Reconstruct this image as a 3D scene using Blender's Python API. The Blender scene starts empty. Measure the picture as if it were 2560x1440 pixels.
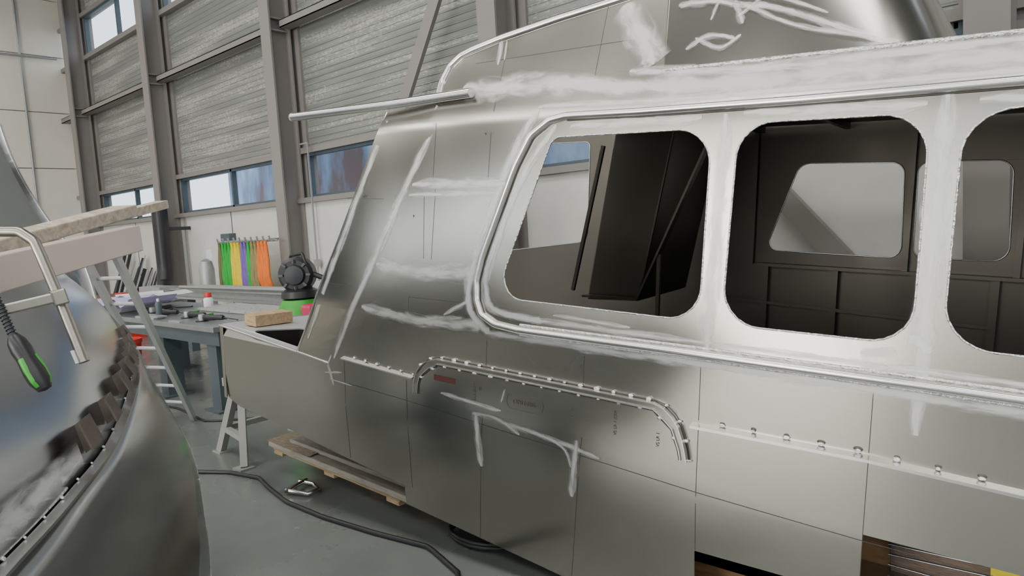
import bpy, bmesh, math, random
from mathutils import Vector as V, Matrix
random.seed(7)
# ------------------------------------------------------------------ materials
def newmat(name):
    m=bpy.data.materials.new(name);m.use_nodes=True
    nt=m.node_tree;b=nt.nodes['Principled BSDF'];return m,nt,b
def simple(name,col,rough=.6,metal=0.,var=.12,scale=6.,bump=0.,stretch=(1,1,1),spec=.5,rvar=.0):
    m,nt,b=newmat(name);N=nt.nodes;L=nt.links
    tc=N.new('ShaderNodeTexCoord');mp=N.new('ShaderNodeMapping');mp.inputs['Scale'].default_value=stretch
    L.new(tc.outputs['Object'],mp.inputs['Vector'])
    n=N.new('ShaderNodeTexNoise');n.inputs['Scale'].default_value=scale;n.inputs['Detail'].default_value=6
    L.new(mp.outputs[0],n.inputs['Vector'])
    mx=N.new('ShaderNodeMix');mx.data_type='RGBA'
    mx.inputs['A'].default_value=(*[c*(1-var) for c in col],1);mx.inputs['B'].default_value=(*[min(1,c*(1+var)) for c in col],1)
    L.new(n.outputs['Fac'],mx.inputs['Factor']);L.new(mx.outputs['Result'],b.inputs['Base Color'])
    b.inputs['Roughness'].default_value=rough;b.inputs['Metallic'].default_value=metal
    b.inputs['Specular IOR Level'].default_value=spec
    if rvar:
        mr=N.new('ShaderNodeMapRange');mr.inputs['To Min'].default_value=rough-rvar;mr.inputs['To Max'].default_value=rough+rvar
        mr.inputs['From Min'].default_value=.3;mr.inputs['From Max'].default_value=.7
        L.new(n.outputs['Fac'],mr.inputs['Value']);L.new(mr.outputs[0],b.inputs['Roughness'])
    if bump:
        bp=N.new('ShaderNodeBump');bp.inputs['Strength'].default_value=bump;bp.inputs['Distance'].default_value=.02
        L.new(n.outputs['Fac'],bp.inputs['Height']);L.new(bp.outputs[0],b.inputs['Normal'])
    return m
def alu(name,col,r0,r1,wav=.10,var=.05,detail=2):
    m,nt,b=newmat(name);N=nt.nodes;L=nt.links
    tc=N.new('ShaderNodeTexCoord')
    n1=N.new('ShaderNodeTexNoise');n1.inputs['Scale'].default_value=1.3;n1.inputs['Detail'].default_value=detail
    L.new(tc.outputs['Object'],n1.inputs['Vector'])
    mr=N.new('ShaderNodeMapRange');mr.inputs['From Min'].default_value=.3;mr.inputs['From Max'].default_value=.7
    mr.inputs['To Min'].default_value=r0;mr.inputs['To Max'].default_value=r1
    L.new(n1.outputs['Fac'],mr.inputs['Value']);L.new(mr.outputs[0],b.inputs['Roughness'])
    mx=N.new('ShaderNodeMix');mx.data_type='RGBA'
    mx.inputs['A'].default_value=(*[c*(1-var) for c in col],1);mx.inputs['B'].default_value=(*[min(1,c*(1+var)) for c in col],1)
    L.new(n1.outputs['Fac'],mx.inputs['Factor']);L.new(mx.outputs['Result'],b.inputs['Base Color'])
    b.inputs['Metallic'].default_value=1
    bp=N.new('ShaderNodeBump');bp.inputs['Strength'].default_value=wav;bp.inputs['Distance'].default_value=.02
    n3=N.new('ShaderNodeTexNoise');n3.inputs['Scale'].default_value=1.5;n3.inputs['Detail'].default_value=0;L.new(tc.outputs['Object'],n3.inputs['Vector'])
    L.new(n3.outputs['Fac'],bp.inputs['Height']);L.new(bp.outputs[0],b.inputs['Normal'])
    return m
def emis(name,col,st):
    m,nt,b=newmat(name);b.inputs['Base Color'].default_value=(*col,1);b.inputs['Emission Color'].default_value=(*col,1);b.inputs['Emission Strength'].default_value=st;return m
def brushed(name,amax=.66):
    m,nt,b=newmat(name);N=nt.nodes;L=nt.links
    b.inputs['Base Color'].default_value=(.84,.84,.83,1);b.inputs['Metallic'].default_value=.5
    uv=N.new('ShaderNodeUVMap');mp=N.new('ShaderNodeMapping');mp.inputs['Scale'].default_value=(1.6,1.1,1)
    L.new(uv.outputs[0],mp.inputs['Vector'])
    n=N.new('ShaderNodeTexNoise');n.inputs['Scale'].default_value=2.5;n.inputs['Detail'].default_value=3;n.inputs['Distortion'].default_value=.6;L.new(mp.outputs[0],n.inputs['Vector'])
    sp=N.new('ShaderNodeSeparateXYZ');L.new(uv.outputs[0],sp.inputs[0])
    a=N.new('ShaderNodeMath');a.operation='MULTIPLY_ADD';a.inputs[1].default_value=2;a.inputs[2].default_value=-1;L.new(sp.outputs['Y'],a.inputs[0])
    c=N.new('ShaderNodeMath');c.operation='ABSOLUTE';L.new(a.outputs[0],c.inputs[0])
    d=N.new('ShaderNodeMath');d.operation='MULTIPLY_ADD';d.inputs[1].default_value=1.5;L.new(n.outputs['Fac'],d.inputs[0])
    e=N.new('ShaderNodeMath');e.operation='MULTIPLY';e.inputs[1].default_value=-1;L.new(c.outputs[0],e.inputs[0]);L.new(e.outputs[0],d.inputs[2])
    mr=N.new('ShaderNodeMapRange');mr.interpolation_type='SMOOTHSTEP';mr.inputs['From Min'].default_value=-.15;mr.inputs['From Max'].default_value=.75;mr.inputs['To Max'].default_value=amax
    L.new(d.outputs[0],mr.inputs['Value']);L.new(mr.outputs[0],b.inputs['Alpha'])
    r=N.new('ShaderNodeMapRange');r.inputs['To Min'].default_value=.35;r.inputs['To Max'].default_value=.6;L.new(n.outputs['Fac'],r.inputs['Value']);L.new(r.outputs[0],b.inputs['Roughness'])
    return m
def wood(name,c1,c2,rough=.7):
    m,nt,b=newmat(name);N=nt.nodes;L=nt.links
    tc=N.new('ShaderNodeTexCoord');mp=N.new('ShaderNodeMapping');mp.inputs['Scale'].default_value=(2,14,14);L.new(tc.outputs['Object'],mp.inputs['Vector'])
    n=N.new('ShaderNodeTexNoise');n.inputs['Scale'].default_value=3;n.inputs['Detail'].default_value=8;n.inputs['Distortion'].default_value=1;L.new(mp.outputs[0],n.inputs['Vector'])
    cr_=N.new('ShaderNodeValToRGB');cr_.color_ramp.elements[0].position=.3;cr_.color_ramp.elements[1].position=.7
    cr_.color_ramp.elements[0].color=(*c1,1);cr_.color_ramp.elements[1].color=(*c2,1)
    L.new(n.outputs['Fac'],cr_.inputs[0]);L.new(cr_.outputs[0],b.inputs['Base Color']);b.inputs['Roughness'].default_value=rough
    bp=N.new('ShaderNodeBump');bp.inputs['Strength'].default_value=.4;bp.inputs['Distance'].default_value=.005;L.new(n.outputs['Fac'],bp.inputs['Height']);L.new(bp.outputs[0],b.inputs['Normal'])
    return m
M={}
M['alu']=alu('bare_aluminium',(.455,.44,.395),.19,.28)
M['alu_b']=alu('polished_bead',(.78,.77,.75),.20,.30)
M['alu_d']=alu('bare_aluminium_dark',(.42,.44,.45),.17,.25,.06)
M['alu_c']=alu('coaming_plate',(.44,.43,.40),.14,.20,.20)
M['alu_in']=alu('unlit_plate',(.125,.115,.10),.33,.55)  # same alloy darkened: the cabin's shade is put into its colour
M['weld']=simple('weld_bead',(.78,.78,.77),.28,.9,.25,60,.8)
M['brush']=brushed('ground_finish')
M['scribe']=simple('scribe_ink',(.05,.05,.05),.6)
M['ink']=simple('stencil_ink',(.09,.08,.07),.7)
M['primer']=simple('red_stamp',(.10,.03,.03),.6)
M['conc_w']=simple('concrete_panel',(.66,.65,.61),.85,0,.10,5,.1)
M['panel_e']=simple('sandwich_panel',(.86,.81,.70),.6,0,.06,2)
M['floor']=simple('floor_concrete',(.165,.178,.168),.26,0,.35,1.4,.03,rvar=.12)
M['steel']=simple('column_paint',(.25,.23,.215),.5,0,.05,3)
M['galv']=simple('galvanised',(.42,.43,.43),.45,.5,.15,20)
M['frame']=simple('window_frame',(.07,.10,.12),.5)
M['dark']=simple('dark_steel',(.05,.055,.06),.5,.4,.2)
M['angle']=simple('angle_bar_steel',(.085,.075,.068),.4,.3,.3,12)
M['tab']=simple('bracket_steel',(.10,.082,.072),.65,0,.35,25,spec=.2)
M['tgrey']=simple('table_paint',(.08,.105,.12),.5,0,.1)
M['ttop']=simple('table_top',(.30,.32,.33),.4,.6,.2,8)
M['black']=simple('black_plastic',(.02,.02,.022),.4)
M['green']=simple('green_plastic',(.04,.36,.03),.4)
M['red']=simple('red_plastic',(.6,.03,.02),.4)
M['pink']=simple('pink_plastic',(.55,.04,.12),.4)
M['paper']=simple('paper',(.8,.8,.84),.8)
M['lav']=simple('lavender_sheet',(.55,.5,.75),.8)
M['wood']=wood('pine_wood',(.42,.27,.13),(.62,.46,.27))
M['wood_p']=wood('shaded_pallet_wood',(.27,.18,.10),(.40,.30,.18))  # pine darkened, shade under the stern put into the colour
M['wood_g']=wood('grey_wood',(.36,.29,.22),(.62,.54,.44))
M['wood_d']=wood('shaded_board',(.20,.18,.15),(.33,.30,.26))  # grey wood toned down to carry the shadow beneath the hull
M['board']=simple('painted_board',(.60,.47,.43),.35,0,.12,3,.1)
def extmat():
    m,nt,b=newmat('weathered_blue_steel');N=nt.nodes;L=nt.links
    tc=N.new('ShaderNodeTexCoord');mp=N.new('ShaderNodeMapping');mp.inputs['Scale'].default_value=(.9,1,.35);L.new(tc.outputs['Object'],mp.inputs['Vector'])
    n=N.new('ShaderNodeTexNoise');n.inputs['Scale'].default_value=1.6;n.inputs['Detail'].default_value=7;L.new(mp.outputs[0],n.inputs['Vector'])
    r=N.new('ShaderNodeValToRGB');e=r.color_ramp.elements;e[0].position=.36;e[0].color=(.20,.14,.14,1);e[1].position=.62;e[1].color=(.50,.63,.82,1)
    k=e.new(.48);k.color=(.24,.34,.54,1);L.new(n.outputs['Fac'],r.inputs[0]);L.new(r.outputs[0],b.inputs['Base Color']);b.inputs['Roughness'].default_value=.6;return m
M['ext']=extmat()
M['skin']=simple('ceiling_paint',(.24,.24,.23),.8)
M['day']=emis('unseen_daylight_glow',(.86,.93,1.0),2.8)
M['added_door']=emis('added_door_glow',(1.0,.98,.92),9.5)
M['sky']=emis('unseen_skylight_glow',(1.0,.98,.94),6.8)
M['hose']=simple('rubber_hose',(.015,.016,.018),.45)
M['yellow']=simple('yellow_textile',(.75,.60,.02),.8)
M['card']=wood('cardboard',(.16,.08,.03),(.26,.15,.07))
M['screw']=simple('clamp_steel',(.36,.34,.29),.35,1,.2,20)
M['film']=simple('stretch_film',(.30,.22,.17),.15,0,.3,30,.9,(1,1,6))
def sheetmat():
    m,nt,b=newmat('ribbed_cladding');N=nt.nodes;L=nt.links
    tc=N.new('ShaderNodeTexCoord')
    mp=N.new('ShaderNodeMapping');mp.inputs['Scale'].default_value=(.5,1,7);L.new(tc.outputs['Object'],mp.inputs['Vector'])
    n=N.new('ShaderNodeTexNoise');n.inputs['Scale'].default_value=1.0;n.inputs['Detail'].default_value=5;L.new(mp.outputs[0],n.inputs['Vector'])
    mp2=N.new('ShaderNodeMapping');mp2.inputs['Scale'].default_value=(6,1,14);L.new(tc.outputs['Object'],mp2.inputs['Vector'])
    n2=N.new('ShaderNodeTexNoise');n2.inputs['Scale'].default_value=3;n2.inputs['Detail'].default_value=3;L.new(mp2.outputs[0],n2.inputs['Vector'])
    r=N.new('ShaderNodeValToRGB');r.color_ramp.elements[0].color=(.22,.225,.215,1);r.color_ramp.elements[1].color=(.32,.325,.305,1);r.color_ramp.elements[0].position=.35;r.color_ramp.elements[1].position=.65
    L.new(n.outputs['Fac'],r.inputs[0])
    g=N.new('ShaderNodeMath');g.operation='MULTIPLY';L.new(n.outputs['Fac'],g.inputs[0]);L.new(n2.outputs['Fac'],g.inputs[1])
    g2=N.new('ShaderNodeMapRange');g2.inputs['From Min'].default_value=.28;g2.inputs['From Max'].default_value=.33;g2.inputs['To Max'].default_value=.8;L.new(g.outputs[0],g2.inputs['Value'])
    mx=N.new('ShaderNodeMix');mx.data_type='RGBA';L.new(g2.outputs[0],mx.inputs['Factor']);L.new(r.outputs[0],mx.inputs['A']);mx.inputs['B'].default_value=(.48,.48,.44,1)
    L.new(mx.outputs['Result'],b.inputs['Base Color']);b.inputs['Roughness'].default_value=.5;b.inputs['Metallic'].default_value=.2
    return m
M['clad']=sheetmat()
# ------------------------------------------------------------------ helpers
def link(o,par=None):
    bpy.context.collection.objects.link(o)
    if par is not None: o.parent=par
    return o
def empty(name,mat=None):
    e=bpy.data.objects.new(name,None);bpy.context.collection.objects.link(e);e.empty_display_size=.1
    if mat is not None: e.matrix_world=mat
    return e
def mesh(name,vs,fs,mat,par=None,smooth=False,bev=0.,solid=0.):
    me=bpy.data.meshes.new(name);me.from_pydata([tuple(v) for v in vs],[],fs);me.update()
    if smooth:
        for p in me.polygons:p.use_smooth=True
    me.materials.append(mat if not isinstance(mat,str) else M[mat]);o=bpy.data.objects.new(name,me);link(o,par)
    if solid:
        s=o.modifiers.new('s','SOLIDIFY');s.thickness=solid;s.offset=0
    if bev:
        b=o.modifiers.new('b','BEVEL');b.width=bev;b.segments=2;b.limit_method='ANGLE'
    return o
BF=[(0,3,2,1),(4,5,6,7),(0,1,5,4),(1,2,6,5),(2,3,7,6),(3,0,4,7)]
def boxv(a,b):
    x0,y0,z0=a;x1,y1,z1=b
    return [(x0,y0,z0),(x1,y0,z0),(x1,y1,z0),(x0,y1,z0),(x0,y0,z1),(x1,y0,z1),(x1,y1,z1),(x0,y1,z1)]
def box(name,a,b,mat,par=None,bev=0.): return mesh(name,boxv(a,b),BF,mat,par,bev=bev)
def boxes(name,lst,mat,par=None,bev=0.):
    vs=[];fs=[]
    for a,b in lst:
        k=len(vs);vs+=boxv(a,b);fs+=[tuple(i+k for i in f) for f in BF]
    return mesh(name,vs,fs,mat,par,bev=bev)
def beamv(p,q,w,h,up=V((0,0,1))):
    p=V(p);q=V(q);d=(q-p).normalized()
    if abs(d.dot(up))>.98: up=V((0,1,0))
    a=d.cross(up).normalized();b=a.cross(d).normalized();o=[]
    for e in (p,q):
        for sa,sb in ((-1,-1),(1,-1),(1,1),(-1,1)): o.append(e+a*sa*w/2+b*sb*h/2)
    return o
def beams(name,lst,mat,par=None,bev=0.,up=V((0,0,1))):
    vs=[];fs=[]
    for p,q,w,h in lst:
        k=len(vs);vs+=beamv(p,q,w,h,up);fs+=[tuple(i+k for i in f) for f in BF]
    return mesh(name,vs,fs,mat,par,bev=bev)
def curve_mesh(name,paths,r,mat,par=None,cyclic=False,smooth=True,res=4,caps=True):
    c=bpy.data.curves.new(name,'CURVE');c.dimensions='3D';c.bevel_depth=r;c.bevel_resolution=res;c.use_fill_caps=caps;c.resolution_u=6
    for pts in paths:
        if smooth:
            s=c.splines.new('NURBS');s.order_u=3;s.use_endpoint_u=True
        else: s=c.splines.new('POLY')
        s.points.add(len(pts)-1)
        for i,p in enumerate(pts): s.points[i].co=(*p,1)
        s.use_cyclic_u=cyclic
    o=bpy.data.objects.new(name,c);bpy.context.collection.objects.link(o)
    dg=bpy.context.evaluated_depsgraph_get();me=bpy.data.meshes.new_from_object(o.evaluated_get(dg));bpy.data.objects.remove(o)
    me.materials.clear();me.materials.append(M[mat])
    for p in me.polygons:p.use_smooth=True
    ob=bpy.data.objects.new(name,me);link(ob,par);return ob
def lathe(name,prof,loc,mat,par=None,seg=24,axis=None):
    vs=[];fs=[];n=len(prof)
    for i in range(seg):
        a=2*math.pi*i/seg
        for r,z in prof: vs.append(V((r*math.cos(a),r*math.sin(a),z)))
    for i in range(seg):
        for j in range(n-1): fs.append((i*n+j,((i+1)%seg)*n+j,((i+1)%seg)*n+j+1,i*n+j+1))
    fs.append(tuple(i*n for i in range(seg))[::-1]);fs.append(tuple(i*n+n-1 for i in range(seg)))
    if axis is not None:
        q=V((0,0,1)).rotation_difference(V(axis));vs=[q@v for v in vs]
    vs=[v+V(loc) for v in vs]
    o=mesh(name,vs,fs,mat,par,smooth=True)
    md=o.modifiers.new('e','EDGE_SPLIT');md.split_angle=math.radians(40)
    return o
def rpoly(pts,rads,n=7):
    out=[];k=len(pts)
    for i in range(k):
        p=V(pts[i]);a=(V(pts[i-1])-p);b=(V(pts[(i+1)%k])-p);r=rads[i]
        if r<=0: out.append(p);continue
        a.normalize();b.normalize();ang=a.angle(b);t=r/math.tan(ang/2)
        for j in range(n+1):
            f=j/n;P0=p+a*t;P2=p+b*t
            c=p+(a+b).normalized()*(r/math.sin(ang/2))
            v=(P0-c).lerp(P2-c,f);v.normalize();out.append(c+v*r)
    return [tuple(v) for v in out]
def resample(pts,n):
    P=[V(q) for q in pts]
    out=[]
    for i in range(n):
        t=i/(n-1)*(len(P)-1);k=min(int(t),len(P)-2);f=t-k
        p0=P[max(k-1,0)];p1=P[k];p2=P[k+1];p3=P[min(k+2,len(P)-1)]
        out.append(.5*((2*p1)+(p2-p0)*f+(2*p0-5*p1+4*p2-p3)*f*f+(3*p1-p0-3*p2+p3)*f**3))
    return out
def plate2d(name,outer,holes,cuts,fmap,mat,par=None,solid=.006,lines=()):
    c=bpy.data.curves.new(name,'CURVE');c.dimensions='2D';c.fill_mode='BOTH'
    for pts in [outer]+holes:
        s=c.splines.new('POLY');s.points.add(len(pts)-1)
        for i,p in enumerate(pts): s.points[i].co=(p[0],p[1],0,1)
        s.use_cyclic_u=True
    o=bpy.data.objects.new(name,c);bpy.context.collection.objects.link(o)
    dg=bpy.context.evaluated_depsgraph_get();me=bpy.data.meshes.new_from_object(o.evaluated_get(dg));bpy.data.objects.remove(o)
    bm=bmesh.new();bm.from_mesh(me);bmesh.ops.remove_doubles(bm,verts=bm.verts,dist=1e-5)
    for co_,no_ in [((0,u,0),(0,1,0)) for u in cuts]+list(lines):
        bmesh.ops.bisect_plane(bm,geom=bm.verts[:]+bm.edges[:]+bm.faces[:],plane_co=co_,plane_no=no_)
    for v in bm.verts: v.co=V(fmap(v.co.x,v.co.y))
    bmesh.ops.recalc_face_normals(bm,faces=bm.faces)
    bm.to_mesh(me);bm.free();me.materials.clear();me.materials.append(M[mat])
    for p in me.polygons:p.use_smooth=True
    o=bpy.data.objects.new(name,me);link(o,par)
    if solid:
        s=o.modifiers.new('s','SOLIDIFY');s.thickness=solid;s.offset=0
        md=o.modifiers.new('e','EDGE_SPLIT');md.split_angle=math.radians(12)
    return o
def text(name,body,loc,size,rot,mat,par=None):
    c=bpy.data.curves.new(name,'FONT');c.body=body;c.size=size;c.align_x='CENTER';c.align_y='CENTER';c.extrude=.0003
    c.materials.append(M[mat]);o=bpy.data.objects.new(name,c);o.location=loc;o.rotation_euler=rot;link(o,par);return o
# ------------------------------------------------------------------ camera (eye height 1.63 m)
p=math.radians(5.3);r=math.radians(3.4)
C=V((0,0,1.63));F=V((-.663,.749,0)).normalized();R=V((F.y,-F.x,0));Z=V((0,0,1))
fw=F*math.cos(p)-Z*math.sin(p);u0=F*math.sin(p)+Z*math.cos(p)
cr=R*math.cos(r)-u0*math.sin(r);cu=R*math.sin(r)+u0*math.cos(r)
cam=bpy.data.cameras.new('camera');co=bpy.data.objects.new('camera',cam);bpy.context.collection.objects.link(co)
mw=Matrix((cr,cu,-fw)).transposed().to_4x4();mw.translation=C;co.matrix_world=mw
cam.sensor_width=36;cam.lens=36*1720/2560;cam.clip_start=.05;cam.clip_end=200
bpy.context.scene.camera=co
# ------------------------------------------------------------------ hall
X0,X1,Y0,Y1,ZC=-18.2,14,-10,5.6,8.2
box('floor',(X0-1,Y0-1,-.2),(X1+1,Y1+.4,0),'floor')
box('ceiling',(X0-.3,Y0-.3,ZC),(X1+.3,Y1+.3,ZC+.2),'skin')
cols=[-16.83,-12.93,-8.82,-4.72,-.62,3.48,7.58,11.68]
WN=empty('wall_north')
box('concrete_base',(X0,Y1-.1,0),(X1,Y1+.15,2.12),'conc_w',WN)
boxes('panel_joints',[((x-.008,Y1-.104,0),(x+.008,Y1-.09,2.1)) for x in (-14.9,-10.9,-6.8,-2.7,1.4)],'dark',WN)
def cladding(name,z0,z1):
    prof=[];z=z0
    while z<z1-.01:
        prof+=[(0,z),(0,z+.052),(.007,z+.060),(.007,z+.072)];z+=.08
    prof.append((0,z1))
    vs=[];fs=[]
    for (dy,zz) in prof: vs+=[(X0,Y1-dy,zz),(X1,Y1-dy,zz)]
    for i in range(len(prof)-1): fs.append((2*i,2*i+1,2*i+3,2*i+2))
    return mesh(name,vs,fs,'clad',WN)
cladding('cladding_lower',2.86,5.68);cladding('cladding_upper',6.62,ZC)
boxes('window_sills',[((X0,Y1-.16,2.10),(X1,Y1+.12,2.17)),((X0,Y1-.10,2.79),(X1,Y1+.12,2.87)),((X0,Y1-.12,5.66),(X1,Y1+.12,5.75)),((X0,Y1-.1,6.55),(X1,Y1+.12,6.63))],'steel',WN)
fr=[];bnd=[X0]+cols+[X1]
for i in range(len(bnd)-1):
    a=bnd[i]+.2;b=bnd[i+1]-.2
    for z0,z1 in ((2.17,2.79),(5.75,6.55)):
        n=2
        if b-a<2.2:n=1
        for k in range(n+1):
            x=a+(b-a)*k/n;fr.append(((x-.025,Y1-.05,z0),(x+.025,Y1+.03,z1)))
        fr+= [((a,Y1-.05,z0),(b,Y1+.03,z0+.04)),((a,Y1-.05,z1-.04),(b,Y1+.03,z1))]
wf=empty('window_1');boxes('frames',fr,'frame',wf)
pn=[]
for i in range(len(bnd)-1): pn.append(((bnd[i]-.2,Y1-.04,2.12),(bnd[i]+.2,Y1+.1,ZC)))
boxes('pier_backing',pn[1:],'steel',WN)
for i,x in enumerate(cols):
    o=boxes('steel_column',[((x-.12,5.18,0),(x+.12,5.205,ZC)),((x-.12,5.475,0),(x+.12,5.5,ZC)),((x-.012,5.2,0),(x+.012,5.48,ZC)),((x-.15,5.12,0),(x+.15,5.5,.03)),((x-.1,5.2,4.46),(x+.1,5.48,4.48)),((x-.1,5.2,4.62),(x+.1,5.48,4.64))],'steel')
gl=[]
for i in range(len(bnd)-1):
    a,b=bnd[i]+.13,bnd[i+1]-.13
    for z in (4.5,):
        gl+=[((a,5.33,z),(b,5.5,z+.012)),((a,5.33,z),(b,5.342,z+.10)),((a,5.33,z+.09),(b,5.5,z+.10))]
boxes('wall_girder',gl,'steel')
beams('cross_brace',[((-6.55,5.27,2.45),(-4.9,5.27,5.0),.05,.15)],'steel')
beams('cross_brace',[((-3.35,5.40,3.35),(-.85,5.40,.45),.08,.16)],'steel')
boxes('service_pipe',[((-9.35,5.46,.8),(-9.33,5.48,2.08)),((-8.42,5.42,1.0),(-8.40,5.44,2.9)),((-8.6,5.42,2.9),(-8.40,5.44,2.92)),((-12.6,5.46,.9),(-12.58,5.48,2.08)),((-8.45,5.40,1.2),(-8.37,5.45,1.3))],'galv')
we=empty('wall_west');pl=[]
for z in [0,1.0,2.25,3.5,4.75,6.0,7.25]:
    for y in range(-10,6,4):
        pl.append(((X0-.15,y+.008,z+.008),(X0,min(y+3.992,5.6),min(z+(.992 if z==0 else 1.242),ZC))))
boxes('panels',pl,'panel_e',we,bev=.006);box('backing',(X0-.2,Y0,0),(X0-.1,Y1,ZC),'steel',we)
curve_mesh('conduit',[[(X0+.05,4.7,0),(X0+.05,4.7,8.1)],[(X0+.08,3,5.9),(X0+.08,5.4,5.95)]],.025,'galv',we,smooth=False)
ws=empty('wall_south')
boxes('lower',[((X0,Y0-.2,0),(-7,Y0,3.2)),((-1.2,Y0-.2,0),(X1,Y0,3.2))],'conc_w',ws);box('upper',(X0,Y0-.2,5.6),(X1,Y0,ZC),'clad',ws)
box('unseen_glow_band',(X0,Y0-.15,3.2),(-7,Y0-.05,5.6),'day',ws);box('unseen_glow_band_east',(-1.2,Y0-.15,3.2),(X1,Y0-.05,5.6),'day',ws)  # unseen glowing bands, added as bright content for the hull's reflections
dS=empty('added_door_1');box('added_door_glow',(-7,Y0-.15,0.1),(-1.2,Y0-.05,5.6),'added_door',dS)  # unseen glowing door, added so the forward hull reflects a bright patch
boxes('added_door_frame',[((x-.07,Y0-.1,0),(x+.07,Y0+.05,5.6)) for x in (-7,-5.55,-4.1,-2.65,-1.2)]+[((-7,Y0-.1,z-.05),(-1.2,Y0+.05,z+.05)) for z in (.1,1.9,3.7,5.55)],'steel',dS)
boxes('mullions',[((x-.12,Y0-.1,3.2),(x+.12,Y0+.1,5.6)) for x in [X0+1.35*k for k in range(24)] if not -7<x<-1.2],'steel',ws)
boxes('pilasters',[((x-.2,Y0,0),(x+.2,Y0+.4,ZC)) for x in cols if not -7<x<-1.2],'steel',ws)
wE=empty('wall_east');box('lower',(X1,Y0,0),(X1+.2,Y1,2.4),'conc_w',wE);box('upper',(X1,Y0,6),(X1+.2,Y1,ZC),'clad',wE)
box('unseen_glow_band',(X1+.05,Y0,2.4),(X1+.15,Y1,6),'day',wE)
boxes('mullions',[((X1-.05,y-.08,2.4),(X1+.1,y+.08,6)) for y in (-10,-8,-6,-4,-2,0,2,4,5.6)],'steel',wE)
sk=empty('unseen_skylight')
xs=[X0+.2]+cols+[X1-.2]
for k in range(len(xs)-1):
    for j,(ya,yb) in enumerate(((-7.2,-4.6),(-.8,1.2))):
        box('unseen_skylight_panel_%d_%d'%(k,j),(xs[k]+.45,ya,ZC-.05),(xs[k+1]-.45,yb,ZC-.005),'sky',sk)  # unseen glowing panels, run lengthwise to brighten the cabin brow evenly
boxes('roof_beam',[((x-.12,Y0+.4,ZC-.6),(x+.12,5.17,ZC-.0)) for x in cols],'steel')
box('exterior_container_wall',(-17.8,9,-.2),(8,9.3,5),'ext')
box('exterior_ground',(-60,6.1,-.3),(40,60,-.2),'conc_w')
# ------------------------------------------------------------------ boat under construction
S=V((.9934,.0872,-.0750)).normalized();Nn=V((.0874,-.9962,0)).normalized();Up=S.cross(-Nn).normalized()
bm4=Matrix((S,-Nn,Up)).transposed().to_4x4();bm4.translation=V((-4.22,2.0,.9))
BOAT=empty('aluminium_boat',bm4)
def g(u):
    def f(u):
        if u<-.1: return -(u+.1)*.08
        if u<.45: return 0
        if u<1.35: return (u-.45)*.11
        return .099+(u-1.35)*.35
    return (f(u-.03)+2*f(u)+f(u+.03))/4
def fold(s,u):
    d=((u-.115)*.7-(s-1.01)*1.325)/1.4985
    k=min(1,max(0,(u-.14)/.25))
    return .09*max(0,d)*k
def SP(s,u,off=0.): return V((s,g(u)+fold(s,u)-off,u))
outer=[(0,-.262),(.111,-.300),(.629,-.350),(1.08,-.405),(1.545,-.452),(1.545,-.555),(2.026,-.592),(2.5,-.63),(3.085,-.68),(3.085,-.305),(3.645,-.285),(3.645,-.06),(6.5,-.05),(9,0.05),
 (9,1.487),(2.843,1.487),(2.80,1.835),(2.575,1.802),(2.314,1.769),(2.005,1.718),(1.828,1.680),(1.765,1.655),(1.725,1.61),(1.700,1.545),(1.703,1.455),(1.350,1.440),(.744,.139),(.343,.158),(0,.197)]
W1=rpoly([(2.385,1.26),(3.060,1.262),(3.068,.572),(2.140,.577)],[.06,.13,.12,.10])
W2=rpoly([(3.155,1.272),(3.730,1.272),(3.738,.575),(3.150,.572)],[.12,.13,.12,.13])
W3=rpoly([(3.816,1.273),(4.5,1.273),(4.5,.578),(3.816,.578)],[.13]*4)
W4=rpoly([(4.6,1.273),(5.3,1.273),(5.3,.578),(4.6,.578)],[.13]*4)
nl=(-1.325,.7,0)
plate2d('side_plate',outer,[W1,W2,W3,W4],[-.1,.14,.20,.27,.33,.39,.42,.45,.48,1.32,1.335,1.35,1.365,1.38,1.5,1.65],lambda s,u:SP(s,u),'alu',BOAT,.006,lines=[((1.01,.115,0),nl)])
for k,w in enumerate((W1,W2,W3,W4)):
    curve_mesh('window_edge_%d'%k,[[SP(s,u,.002) for s,u in w]],.0035,'weld',BOAT,cyclic=True,smooth=False,res=2)
bead=[(9,1.345),(3.949,1.345),(3.352,1.337),(2.772,1.337),(2.45,1.343),(2.37,1.33),(2.279,1.270),(2.206,1.137),(2.062,.753),(2.037,.644),(2.045,.555),(2.075,.495),(2.154,.460),(2.284,.449),(3.096,.456),(3.769,.458),(4.5,.455),(9,.455)]
curve_mesh('coaming_bead',[[SP(s,u,.010) for s,u in bead]],.016,'alu_b',BOAT)
curve_mesh('weld_line',[[SP(s+.0,u+.022,.002) for s,u in bead[13:]],[SP(s,u-.020,.002) for s,u in bead[13:]]],.006,'weld',BOAT)
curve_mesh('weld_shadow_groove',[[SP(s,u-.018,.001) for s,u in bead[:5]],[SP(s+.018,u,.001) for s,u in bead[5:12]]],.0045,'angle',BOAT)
hr=[(1.703,1.47),(1.702,1.55),(1.73,1.625),(1.785,1.668),(1.86,1.690),(2.005,1.722),(2.314,1.773),(2.575,1.806),(2.80,1.84),(3.0,1.87)]
curve_mesh('handrail',[[SP(s,u,.0) for s,u in hr]],.019,'alu_b',BOAT)
curve_mesh('roof_edge_bead',[[SP(2.84,1.489,.0),SP(9,1.489,.0)]],.009,'weld',BOAT)
curve_mesh('roof_rail',[[(.62,.120,1.452),(1.0,.118,1.458),(1.452,.112,1.464),(1.93,.112,1.480)]],.023,'alu_b',BOAT)
lathe('rail_end',[(.0,-.004),(.019,-.002),(.024,.004),(.024,.012)],(.612,.120,1.452),'weld',BOAT,axis=(1,0,0))
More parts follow.
